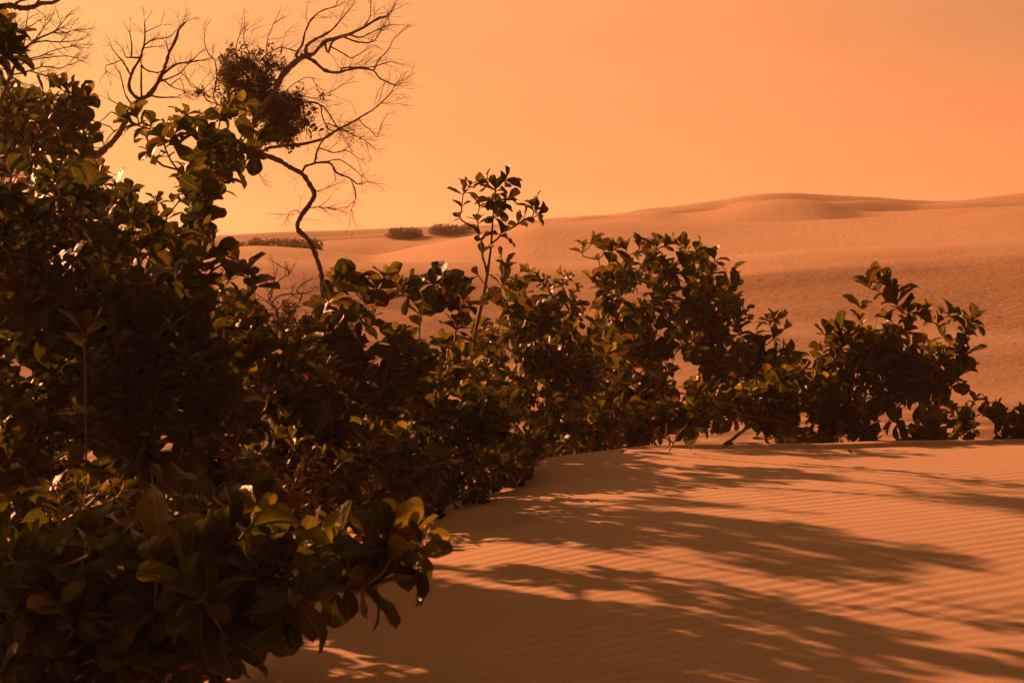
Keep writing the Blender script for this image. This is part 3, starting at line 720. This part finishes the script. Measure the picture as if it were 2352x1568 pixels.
# the near plants at the bottom left ---------------------------------------
Bbase = np.array([-1.75, 5.3, zg(-1.75, 5.3) - .03])
plant('leafy_shrub', 'closest shrub at the bottom left, big leaves and a yellow tip over sand', 'shrub', Bbase, 4.75, 5.5,
      [c3(*q) for q in [(-60, 560), (260, 500), (700, 520), (1000, 520), (1250, 480), (1560, 500), (1750, 560), (1780, 690), (1480, 800), (1300, 930), (1200, 1080), (850, 1290), (-60, 1350)]], 78, 
      [c3(*q) for q in [(1180, 400, 5.0, 6, .5, 1.0), (1270, 400, 5.05, 6, .6, 1.15), (1110, 430, 5.0, 4, .3), (790, 560, 5.0, 8, .25, 1.3), (700, 560, 5.0, 6, .15, 1.2), (350, 520, 5.1, 8, .2, 1.2), (220, 650, 5.0, 8, .1, 1.3), (440, 460, 5.2, 6, .2), (980, 500, 4.95, 7, .4),
       (1080, 560, 4.95, 6, .3), (1470, 540, 5.0, 7, .2, .9), (1560, 500, 5.1, 6, .3, .9), (1640, 430, 5.2, 3, .4, .8), (1640, 520, 4.9, 6, .3), (1860, 430, 4.85, 9, 1.3, .95), (1900, 450, 4.85, 9, 1.3, .95), (1990, 440, 4.9, 9, 1.2, .9), (2090, 450, 4.95, 9, 1.3, .85), (2110, 520, 4.9, 7, 1.1, .9),
       (1950, 590, 4.8, 7, .6, 1.0), (1850, 560, 4.8, 9, .4, 1.0), (2040, 600, 4.85, 6, .7, .95), (1740, 700, 4.8, 6, .1, 1.0), (1820, 720, 4.8, 5, .1, 1.0), (1700, 640, 4.9, 8, .1, 1.0), (1400, 640, 4.9, 8, .2), (1250, 640, 4.9, 8, .2), (1150, 720, 4.9, 7, .1, 1.1), (1250, 860, 4.85, 5, .1, .8),
       (1400, 800, 4.9, 8, .1), (1320, 930, 4.9, 6, .1), (1060, 900, 4.9, 6, .1, 1.1), (600, 1000, 4.9, 7, .1, 1.2), (850, 1150, 4.85, 6, .1, 1.1), (150, 950, 4.9, 7, .1, 1.1), (580, 1080, 4.85, 5, .1, 1.1)]],
      trunk=[Bbase, at(120, 1700, 5.2), at(371, 1525, 5.0), at(510, 1464, 4.95), at(650, 1413, 4.9), at(765, 1352, 4.88), at(830, 1300, 4.87)],
      L=0.125, youth=.2, redp=.05, wid=.72, r_k=.0013, pull=.2, group=G_FRONT, res=(10, 7))
plant('leafy_shrub', 'dark shrub in deep shade just behind the closest one, left of the sand edge', 'shrub', np.array([-1.95, 7.6, zg(-1.95, 7.6)]), 6.6, 7.9,
      [(-60, 1080), (300, 1090), (560, 1140), (740, 1200), (760, 1290), (560, 1400), (420, 1500), (-60, 1560)], 120, [], L=0.13, ds=1, youth=.1, redp=.1, group=G_FRONT)
plant('leafy_herb', 'small plant with slender upright pinkish leaves above the closest shrub', 'plant', np.array([-1.25, 6.2, zg(-1.25, 6.2)]), 5.6, 5.9, None, 0,
      [c3(*q) for q in [(250, 220, 5.8, 6, .6, .8), (320, 215, 5.8, 7, .8), (380, 220, 5.8, 6, .8), (430, 230, 5.8, 6, .8), (420, 300, 5.7, 7, .6), (500, 260, 5.8, 6, .9), (560, 250, 5.8, 7, 1.2), (600, 270, 5.8, 6, 1.2), (300, 320, 5.8, 8, .5)]],
      L=0.062, wid=.34, redp=.4, pull=.2, group=G_FRONT)
plant('leafy_tree', 'tree out of view whose leafy branch end hangs in the top left corner', 'tree', np.array([-2.9, 7.5, zg(-2.9, 7.5)]), 7.0, 7.5, None, 0,
      [c1(*q) for q in [(10, 150, 7.2, 9, .8), (55, 190, 7.2, 9, .9), (70, 250, 7.2, 9, .8, .9), (30, 240, 7.2, 10, .7), (70, 300, 7.2, 6, .5, .9), (15, 330, 7.2, 6, .5), (-30, 200, 7.2, 10), (-60, 330, 7.2, 10), (-40, 120, 7.2, 9)]],
      trunk=[np.array([-2.9, 7.5, -.7]), np.array([-2.75, 7.4, .6]), np.array([-2.45, 7.3, 1.5]), np.array([-2.15, 7.25, 2.0]), np.array([-1.95, 7.2, 2.12])],
      L=0.11, youth=.6, redp=.1, r_k=.002, pull=.1, group=G_FRONT)

# ---------------------------------------------------------------- leafless trees
def twig(tb, p, d, L, r, lvl, bias, bend=.35, step=.035, kids=(3, 5), shrink=.55):
    n = max(3, int(L / step)); P = [np.array(p)]; dd = unit(np.array(d)); dr = []
    for i in range(n):
        dd = unit(dd + np.array([random.gauss(0, 1) for _ in range(3)]) * bend * .42 + bias * .09)
        P.append(P[-1] + dd * L / n); dr.append(dd)
    rad = np.linspace(r, max(r * .35, .0008), n + 1)
    tb.add(np.array(P), rad, 4 if r < .004 else 5)
    if lvl > 0:
        for _ in range(random.randint(*kids)):
            i = random.randint(max(0, n // 5), n - 1)
            a = unit(np.cross(dr[i], [random.gauss(0, 1) for _ in range(3)]))
            nd = unit(dr[i] * random.uniform(.6, 1.1) + a * random.uniform(.5, 1.0))
            twig(tb, P[i], nd, L * random.uniform(shrink * .6, shrink * 1.2), max(rad[i] * .6, .0009), lvl - 1, bias, bend, step, kids, shrink)
    return P

def bare_tree(name, label, cat, group, d, paths, bias, dens, tl, lvl=1, cf=c1, base_pt=None, twig_r=.0022, drift=.5, jitter=1.0, foliage=None):
    """paths = [(radius px start, radius px end, [(x, y) ...])]; every path starts on an earlier one"""
    first = paths[0][2]
    if base_pt is None:
        q = at(*cf(*first[0]), d); base_pt = np.array([q[0], q[1], zg(q[0], q[1])])
    root = empty(name, base_pt)
    tag(root, label, cat, group)
    done = []; limbs = []; trunk = Tubes(); br = Tubes(); tw = Tubes()
    bias = np.array(bias, float)
    for pi, (r0, r1, pts) in enumerate(paths):
        pp = [cf(*q) for q in pts]
        dep = d
        if done:
            allp = np.concatenate([q[0] for q in done]); alld = np.concatenate([q[1] for q in done])
            j = np.argmin(np.hypot(allp[:, 0] - pp[0][0], allp[:, 1] - pp[0][1]))
            dep = alld[j]
            if np.hypot(allp[j, 0] - pp[0][0], allp[j, 1] - pp[0][1]) < 12: pp[0] = tuple(allp[j])
            else: pp.insert(0, tuple(allp[j]))
            own = allo[j]
            if own < 0: own = len(limbs); limbs.append(Tubes())
        else: own = -1; allo = np.zeros(0, int)
        S = smooth_path([(x, y) for x, y in pp], 5)
        ln = np.concatenate([[0], np.cumsum(np.hypot(*np.diff(S, axis=0).T))])
        dp = dep + (random.uniform(-drift, drift) if pi else 0) * ln / 250.0
        done.append((S, dp)); allo = np.concatenate([allo, np.full(len(S), own)])
        P = np.array([at(x, y, q) for (x, y), q in zip(S, dp)])
        P = P + rng.normal(0, .0008, P.shape)
        if pi == 0:
            P = np.vstack([base_pt[None], P]); 
        rad = (np.linspace(r0, r1, len(P)) * 1.12 + .5) * d / F_PX * .5
        rad = rad * (1 + .18 * rng.standard_normal(len(P)).clip(-1, 1.6) * (rad > .004))
        tgt = trunk if pi == 0 else limbs[own]
        tgt.add(P, rad, 7 if r0 > 5 else 5)
        L3 = np.linalg.norm(np.diff(P, axis=0), axis=1)
        for i in range(2, len(P) - 1):
            dn = dens * (0.25 if rad[i] > .009 else (.7 if rad[i] > .005 else 1.0)) * (.3 if pi == 0 else 1)
            c = np.random.RandomState(int(1e6 * abs(P[i][0])) % 99991).poisson(L3[i - 1] * dn)
            tn = unit(P[i] - P[i - 1])
            for _ in range(c):
                a = unit(np.cross(tn, [random.gauss(0, 1) for _ in range(3)]))
                nd = unit(tn * random.uniform(.2, 1) + a + bias * .4)
                twig(tgt, P[i], nd, random.uniform(.4, 1.1) * tl, twig_r * random.uniform(.6, 1.1), lvl, bias)
        # the end of each branch frays into twigs
        for _ in range(2 if pi else 0):
            tn = unit(P[-1] - P[-2])
            twig(tgt, P[-1], unit(tn + rng.normal(0, .35, 3)), tl * .7, min(rad[-1], twig_r), lvl, bias)
    if foliage: foliage(root, br, tw)
    trunk.build('trunk', M_BARK, root)
    for lb in limbs: lb.build('branch', M_BARK, root)
    tw.build('twigs', M_BARK, root)
    return root

def clumps(blobs, d, cf, n_leaf, L=.034, twn=70, fname='foliage'):
    def f(root, br, tw):
        lv = Leaves()
        for bx, by, br_px, wgt in blobs:
            tw = Tubes()
            x, y = cf(bx, by); rr = cf(bx + br_px, by)[0] - x
            c = at(x, y, d + random.uniform(-.12, .12)); R_ = rr / F_PX * d
            for _ in range(int(twn * wgt)):
                q = rng.normal(0, .55, 3) * R_
                tw.add(np.array([c, c + q * .3 + rng.normal(0, .01, 3), c + q * .6]), [.0022, .0018, .0014], 4)
                twig(tw, c + q * .6, unit(rng.normal(0, 1, 3)), R_ * random.uniform(.5, 1.1), .0016, 1, np.zeros(3), .7, .025)
            # leaves sit in small tufts so that the outline stays ragged
            for _ in range(int(n_leaf * wgt / 9)):
                q = rng.normal(0, 1, 3); q = q / np.linalg.norm(q) * R_ * random.random() ** .5 * random.choice([.8, 1, 1, 1.3, 1.55])
                for _ in range(9):
                    dv = unit(rng.normal(0, 1, 3))
                    lv.add(c + q + rng.normal(0, .011, 3), dv, unit(rng.normal(0, 1, 3)), L * random.uniform(.6, 1.3), L * random.uniform(.35, .6), random.uniform(-.4, 1.2), .3, 0, .5 if random.random() < .2 else 0, random.random())
            tw.build('twig_cluster', M_BARK, root)
        lv.build(fname, M_SMALL, root, 1, 4, 3)
    return f

bare_tree('bare_tree', 'leafless wind bent tree with an S shaped trunk and a dense dark clump', 'tree', 'leafless trees above the shrubs', 14.2, [
    (10, 9, [(1800, 2100), (1835, 1900), (1840, 1700), (1832, 1568), (1815, 1500), (1790, 1430), (1752, 1360), (1698, 1305), (1712, 1240), (1765, 1165), (1792, 1110), (1765, 1050), (1720, 990), (1655, 955), (1590, 915), (1520, 890), (1450, 872)]),
    (8, 12, [(1450, 872), (1420, 800), (1450, 700), (1510, 600), (1560, 530), (1610, 430), (1670, 365), (1730, 320)]),
    (9, 2.5, [(1730, 320), (1790, 305), (1850, 240), (1930, 215), (2050, 170), (2150, 110), (2210, 90), (2235, 60)]),
    (8, 2, [(1735, 310), (1750, 260), (1800, 225), (1880, 180), (1920, 140), (1985, 65)]),
    (5.5, 2, [(1690, 310), (1725, 250), (1738, 190), (1770, 120), (1830, 65), (1915, 38)]),
    (7, 2, [(1730, 320), (1790, 350), (1850, 400), (1920, 415), (2000, 395), (2060, 390), (2130, 405), (2170, 450), (2260, 490)]),
    (3.5, 1.5, [(1940, 412), (1970, 385), (2100, 385), (2180, 365), (2230, 350)]),
    (3, 1.2, [(2130, 400), (2160, 340), (2210, 290), (2240, 230)]),
    (5, 1.5, [(1850, 250), (1870, 300), (1900, 235), (1990, 200), (2050, 215), (2130, 180), (2220, 140)]),
    (3.5, 1.5, [(1950, 210), (2040, 240), (2130, 235), (2190, 145)]),
    (3, 1.2, [(2080, 150), (2110, 95), (2115, 20)]),
    (3, 1.2, [(1870, 265), (1950, 300), (2000, 330), (2050, 310)]),
    (6.5, 4, [(1490, 860), (1520, 848), (1600, 835), (1720, 822), (1850, 790), (1930, 735)]),
    (4.5, 1.3, [(1930, 735), (2000, 700), (2060, 665), (2120, 630), (2170, 590), (2220, 540), (2250, 490)]),
    (4, 2.5, [(1660, 590), (1750, 580), (1830, 600), (1870, 640), (1900, 690), (1930, 735)]),
    (3, 1.5, [(1740, 590), (1730, 640), (1750, 700), (1745, 750)]),
    (3, 1.5, [(1830, 600), (1840, 670), (1880, 740), (1940, 745)]),
    (5, 3, [(1720, 980), (1740, 950), (1790, 930), (1805, 870), (1840, 800), (1880, 760)]),
    (5, 1.6, [(1790, 932), (1880, 930), (1920, 985), (2000, 1020), (2040, 1050), (2100, 1035)]),
    (2.5, 1, [(2000, 1020), (2030, 1100), (2020, 1150), (2005, 1195)]),
    (2.5, 1.2, [(1850, 905), (1930, 910), (2000, 950), (2060, 1000)]),
    (2.5, 1.2, [(1820, 850), (1900, 870), (1980, 860), (2040, 900)]),
    (2, 1, [(1850, 700), (1960, 740), (2020, 770), (2090, 808)]),
    (2, 1, [(2060, 700), (2110, 740), (2150, 780), (2165, 745)]),
    (3.5, 1.5, [(1440, 560), (1300, 620), (1220, 560), (1235, 450), (1225, 350), (1190, 310), (1165, 240)]),
    (2.5, 1, [(1230, 600), (1180, 570), (1140, 510), (1090, 490), (1060, 430)]),
    (3, 1.3, [(1350, 420), (1350, 330), (1345, 270), (1367, 200)]),
    (3, 1.2, [(1500, 420), (1520, 310), (1525, 230), (1558, 140)]),
    (3, 1.5, [(1470, 420), (1490, 340), (1540, 300), (1600, 272), (1680, 290)]),
    (2, 1, [(1430, 400), (1420, 310), (1390, 230), (1395, 180)]),
    (2, 1, [(1540, 640), (1650, 500), (1760, 440), (1800, 480)]),
    (2, 1, [(1600, 560), (1700, 540), (1800, 560), (1930, 500)]),
    (2, 1, [(1765, 1050), (1800, 1090), (1860, 1075)]),
    (2, 1, [(1712, 1215), (1690, 1200), (1650, 1215)]),
    (2, 1, [(1745, 1190), (1810, 1180), (1900, 1190)]),
    (2, 1, [(1450, 872), (1400, 930), (1460, 965), (1478, 995)]),
    ], (.75, -.1, .15), 18, .21, 1, drift=.45,
    foliage=clumps([(1330, 390, 80, 1.1), (1420, 380, 85, 1.2), (1320, 470, 70, .7), (1410, 500, 100, 1.6), (1500, 470, 95, 1.1), (1470, 580, 105, 1.7), (1560, 600, 110, 1.8), (1640, 620, 95, 1.4), (1570, 700, 100, 1.7), (1640, 740, 85, 1.2), (1530, 770, 70, .7), (1700, 610, 80, .8), (1570, 370, 80, .45), (1730, 690, 75, .4), (1380, 620, 90, .6), (1320, 300, 50, .12), (1470, 300, 60, .12), (1280, 560, 60, .2),
                    (1250, 640, 50, .3), (1130, 535, 18, .1), (1160, 515, 20, .10), (1170, 680, 30, .15), (1405, 270, 10, .04), (1490, 298, 10, .04), (1305, 295, 8, .03), (1265, 280, 7, .03), (1728, 468, 9, .03), (1748, 515, 10, .04), (1830, 540, 13, .06), (1640, 800, 60, .35), (1677, 1180, 9, .02), (1280, 440, 55, .4), (1300, 320, 30, .1)], 14.2, c1, 210, L=.04, twn=62))
bare_tree('bare_tree', 'leafless forked tree left of the one with the dark clump, bare pointed branches', 'tree', 'leafless trees above the shrubs', 14.8, [
    (15, 13, [(420, 1500), (430, 1200), (480, 960), (560, 880), (640, 810), (690, 745), (718, 680), (750, 620), (795, 570)]),
    (11, 3, [(795, 570), (850, 540), (900, 470), (940, 380), (965, 300), (1000, 230), (1020, 170), (1060, 125)]),
    (8, 3, [(795, 570), (750, 530), (735, 480), (760, 400), (800, 330), (820, 265), (855, 235)]),
    (2.5, 1, [(855, 235), (900, 222), (960, 212), (990, 190), (1045, 130)]),
    (4, 2, [(820, 265), (826, 200), (825, 125)]),
    (5, 2, [(803, 560), (805, 480), (805, 400), (802, 330)]),
    (3.5, 1.5, [(795, 335), (750, 328), (718, 325), (704, 290)]),
    (3.5, 1.5, [(752, 328), (750, 250), (738, 185)]),
    (3.5, 1.5, [(745, 440), (700, 350), (680, 330), (645, 285)]),
    (2, 1, [(690, 345), (640, 365), (605, 375), (603, 408)]),
    (5, 1.5, [(915, 430), (1000, 370), (1080, 355), (1140, 345), (1208, 335)]),
    (3, 1.5, [(1060, 368), (1100, 340), (1135, 306)]),
    (4, 1.5, [(925, 475), (980, 440), (1030, 415), (1065, 372)]),
    (3, 1.3, [(930, 470), (980, 495), (1035, 514)]),
    (3.5, 2.5, [(855, 545), (900, 555), (1005, 556)]),
    (4.5, 1.5, [(745, 625), (720, 605), (690, 600), (635, 575)]),
    (3, 1.5, [(755, 605), (715, 540), (695, 460), (680, 415)]),
    (3.5, 2, [(815, 370), (835, 400), (900, 415), (930, 400)]),
    (3, 1.5, [(965, 300), (955, 275), (950, 250)]),
    (2, 1, [(825, 275), (870, 268), (905, 265)]),
    (3, 1.2, [(720, 690), (640, 640), (600, 670), (560, 700)]),
    (3, 1.2, [(700, 720), (640, 760), (590, 830), (560, 870)]),
    (2.5, 1.2, [(660, 760), (620, 720), (560, 700), (500, 670), (460, 620)]),
    (2, 1, [(830, 190), (870, 165), (915, 145)]),
    (2, 1, [(985, 470), (1020, 450), (1040, 470), (1050, 520)]),
    ], (.1, 0, .35), 4.5, .16, 1, drift=.3)
bare_tree('bare_tree', 'small leafless tree with a fine fan of twigs at the top left', 'tree', 'leafless trees above the shrubs', 12.5, [
    (8, 7, [(-60, 1500), (-40, 900), (0, 600), (25, 520), (60, 430), (100, 340), (150, 272)]),
    (6, 2, [(150, 272), (200, 230), (290, 190), (350, 160)]),
    (4, 1.5, [(120, 310), (140, 230), (155, 110)]),
    (4, 1.3, [(180, 245), (250, 235), (330, 240), (420, 235)]),
    (4, 1.3, [(60, 420), (150, 410), (250, 380), (330, 390), (400, 370)]),
    (3, 1.2, [(100, 345), (200, 330), (300, 290), (420, 260)]),
    (3, 1.2, [(75, 400), (160, 350), (260, 330), (370, 320), (430, 330)]),
    (3, 1.2, [(200, 230), (240, 170), (290, 110)]),
    (3, 1.2, [(260, 200), (320, 170), (370, 110)]),
    (3, 1.2, [(300, 190), (370, 190), (430, 170)]),
    (3, 1.2, [(130, 270), (110, 200), (80, 100)]),
    (3, 1.2, [(160, 170), (190, 140), (215, 120)]),
    (3, 1.2, [(50, 440), (30, 400), (0, 390)]),
    (3, 1.2, [(60, 440), (100, 460), (150, 500)]),
    (3, 1.2, [(180, 405), (250, 430), (310, 440)]),
    ], (.7, 0, .1), 20, .17, 1, drift=.3)
bare_tree('bare_tree', 'leafless branch crossing the top left corner from a tree out of view', 'tree', 'leafless trees above the shrubs', 7.6, [
    (26, 15, [(-700, 1500), (-650, 900), (-500, 400), (-250, 120), (-80, 60), (0, 38)]),
    (14, 6, [(0, 38), (60, 33), (130, 48), (190, 40), (230, 20), (300, 15), (350, -10)]),
    (6, 3, [(80, 38), (110, 5), (130, -30)]),
    (6, 3, [(200, 38), (215, 10), (230, -20)]),
    (5, 3, [(60, 33), (20, 55), (0, 70)]),
    (5, 3, [(120, 8), (160, -5), (210, -30)]),
    ], (.3, 0, .1), 1.5, .12, 0, base_pt=np.array([-2.75, 7.6, zg(-2.75, 7.6)]))
bare_tree('dry_shrub', 'brown half dead shrub with fine twigs left of the thin bare trunk base', 'shrub', None, 13.0, [
    (7, 5, [(1650, 900), (1640, 760), (1620, 640), (1600, 560)]),
    (4, 1.5, [(1600, 560), (1570, 470), (1530, 400), (1600, 310), (1645, 285)]),
    (4, 1.5, [(1610, 580), (1680, 480), (1720, 400), (1690, 370), (1750, 315)]),
    (3, 1.2, [(1530, 430), (1560, 350), (1570, 290)]),
    (3, 1.2, [(1540, 440), (1600, 400), (1700, 390), (1770, 380)]),
    (3, 1.2, [(1570, 470), (1500, 420), (1440, 380)]),
    (3, 1.2, [(1645, 285), (1645, 255), (1605, 240)]),
    (3, 1.2, [(1620, 600), (1520, 560), (1430, 500), (1380, 430)]),
    (3, 1.2, [(1630, 640), (1740, 560), (1790, 490), (1800, 460)]),
    ], (0, 0, .4), 20, .14, 1, cf=c2,
    foliage=clumps([(1460, 500, 70, .55), (1560, 560, 80, .7), (1660, 520, 60, .5), (1650, 600, 80, .9), (1740, 580, 60, .6), (1400, 440, 50, .3), (1640, 460, 45, .3), (1270, 300, 22, .1)], 13.0, c2, 420, L=.028, twn=12))
def far_bush(label, px, ptop, d, wpx, nn):
    x = (px - CX) / F_PX * d
    g = zg(x, d); top = at(px, ptop, d)[2]
    hgt = max(top - g, .4)
    root = empty('distant_shrub', np.array([x, d, g]))
    tag(root, label, 'shrub', 'dark shrubs far out in the dunes')
    lv = Leaves(); w = wpx / F_PX * d * .5
    tb = Tubes()
    for _ in range(12):
        a = random.uniform(0, 6.28); q = np.array([math.cos(a) * w * .6, math.sin(a) * w * .6, hgt * random.uniform(.5, .8)])
        tb.add(np.array([[x, d, g - .1], [x + q[0] * .5, d + q[1] * .5, g + q[2] * .6], [x + q[0], d + q[1], g + q[2]]]), [.02, .014, .006], 4)
    for _ in range(nn * 2):
        a = random.uniform(0, 6.28); e = math.asin(random.uniform(0, 1)); r = random.random() ** .35
        lump = 1 + .16 * math.sin(a * 3 + px) + .1 * math.sin(a * 7 + e * 5)
        q = np.array([math.cos(a) * math.cos(e) ** .35 * w * r * lump, math.sin(a) * math.cos(e) ** .35 * w * r * lump, hgt * (math.sin(e) * r * (.86 + .14 * lump))])
        lv.add(np.array([x, d, g]) + q, unit(rng.normal(0, 1, 3) + q / (w + hgt)), rng.normal(0, 1, 3), hgt * random.uniform(.10, .18), hgt * .13, .5, .2, 0, 0, random.random())
    tb.build('stem', M_BARK, root); lv.build('foliage', M_SMALL, root, 1, 3, 3)
far_bush('round dark shrub in the far dunes, left one of the close pair', 612, 549, 68, 92, 1800)
far_bush('wider ragged shrub in the far dunes, right one of the close pair', 690, 548, 67, 110, 2000)
far_bush('flat dark shrub in the far dunes left of the leafy sapling head', 930, 539, 79, 80, 1700)
far_bush('low long shrub in the far dunes touching the sapling head', 1032, 534, 79, 100, 1700)
far_bush('tiniest shrub in the far dunes nearest the left thicket', 545, 556, 70, 36, 500)

# feathery dark tree at the left edge
def feather():
    d = 15.5
    c = at(-10, 385, d); b = np.array([c[0], c[1], zg(c[0], c[1])])
    root = empty('feathery_tree', b)
    tag(root, 'fine needled dark tree at the left edge behind the broad leaved trees', 'tree')
    tb = Tubes(); tw = Tubes()
    tb.add(np.array([b, (b + c) / 2 + [.03, 0, 0], c]), [.03, .022, .008], 6)
    for i in range(330):
        q = rng.normal(0, 1, 3); q /= np.linalg.norm(q); q *= np.array([.21, .21, .20]) * random.random() ** .5
        p = c + q + [0, 0, -.04]
        twig(tw, p, unit(q + [0, 0, .15]), .09, .0018, 2, np.array([.2, 0, .3]), .5, .02)
    for k in range(14):
        q = rng.normal(0, .12, 3); tb.add(np.array([(b + c) / 2 + [0, 0, .3], c + q * .5 - [0, 0, .2], c + q]), [.012, .007, .003], 5)
    tb.build('trunk', M_BARK, root); tw.build('needled_crown', M_BARK, root)
feather()

# ---------------------------------------------------------------- blown sand in the air
def haze(density):
    import bmesh
    bm = bmesh.new(); bmesh.ops.create_cube(bm, size=1)
    for v in bm.verts: v.co = Vector((v.co.x * 1900, v.co.y * 1900, -6 if v.co.z < 0 else 13))
    me = bpy.data.meshes.new('haze'); bm.to_mesh(me); bm.free()
    m = bpy.data.materials.new('haze'); m.use_nodes = True; n = m.node_tree; n.nodes.clear()
    out = n.nodes.new('ShaderNodeOutputMaterial'); v = n.nodes.new('ShaderNodeVolumePrincipled')
    v.inputs['Color'].default_value = (.98, .80, .66, 1); v.inputs['Density'].default_value = density; v.inputs['Anisotropy'].default_value = 0.45
    n.links.new(v.outputs[0], out.inputs['Volume']); me.materials.append(m)
    o = bpy.data.objects.new('haze', me); col.objects.link(o); tag(o, kind='stuff')
haze(0.0007)

# ---------------------------------------------------------------- small things lying on the sand
def stone(px, py, d, r, label, name='stone'):
    q = at(px, py, d); z = zg(q[0], q[1])
    import bmesh
    bm = bmesh.new(); bmesh.ops.create_icosphere(bm, subdivisions=3, radius=1)
    for v in bm.verts:
        c = v.co; k = 1 + .22 * math.sin(c.x * 3 + c.y * 2 + px) + .12 * math.sin(c.z * 7 + c.x * 5)
        v.co = Vector((c.x * r * k, c.y * r * .8 * k, c.z * r * .6 * k))
    me = bpy.data.meshes.new(name); bm.to_mesh(me); bm.free(); me.materials.append(M_BARK)
    for p_ in me.polygons: p_.use_smooth = True
    o = bpy.data.objects.new(name, me); o.location = (q[0], q[1], z + r * .25); col.objects.link(o)
    tag(o, label, 'stone')
stone(1890, 615, 47, .025, 'tiny dark stone alone high on the big dune face')
def fallen(px, py, d, ang, label, L=.1):
    q = at(px, py, d)
    t = (zg(q[0], q[1]) - 1.6) / (q[2] - 1.6)          # slide along the line of sight onto the sand
    q = np.array([0, 0, 1.6]) + (q - [0, 0, 1.6]) * t
    q[2] = zg(q[0], q[1]) + .012
    root = empty('fallen_leaf', q); tag(root, label, 'leaf', 'dry leaves lying on the sand')
    lv = Leaves(); lv.add(q, [math.cos(ang), math.sin(ang), .1], [.1, -.5, 1], L, L * .5, -.7, .5, 0, .8, random.random())
    lv.build('blade', M_LEAF, root, 1)
fallen(1225, 1066, 12.9, .1, 'curled dry leaf at the sand edge below the middle shrubs')
fallen(1075, 1150, 11.5, 1.2, 'tiny dry leaf on shaded sand beside the low dark shrub', .05)
fallen(1420, 1046, 12.8, .4, 'tiny dry leaf on the dune crest left of the seedling', .05)
fallen(1960, 1048, 13.0, 2.2, 'tiny dry leaf on the sand in front of the upright right shrub', .05)
fallen(1300, 1566, 7.9, 2.0, 'dry leaf poking up at the bottom edge of the open sand', .05)
fallen(1655, 1030, 13.0, .3, 'broad dry leaf at the foot of the sprawling low shrub', .09)
def stick(px, py, d, h, label):
    q = at(px, py, d); z = zg(q[0], q[1])
    root = empty('dry_twig', np.array([q[0], q[1], z])); tag(root, label, 'twig')
    tb = Tubes(); tb.add(np.array([[q[0], q[1], z - .02], [q[0] + .004, q[1], z + h * .5], [q[0] + .002, q[1], z + h]]), [.003, .0025, .0015], 5)
    tb.build('shaft', M_BARK, root)
stick(1585, 1030, 13.2, .05, 'short dry twig standing in the sand between seedling and sprawling shrub')
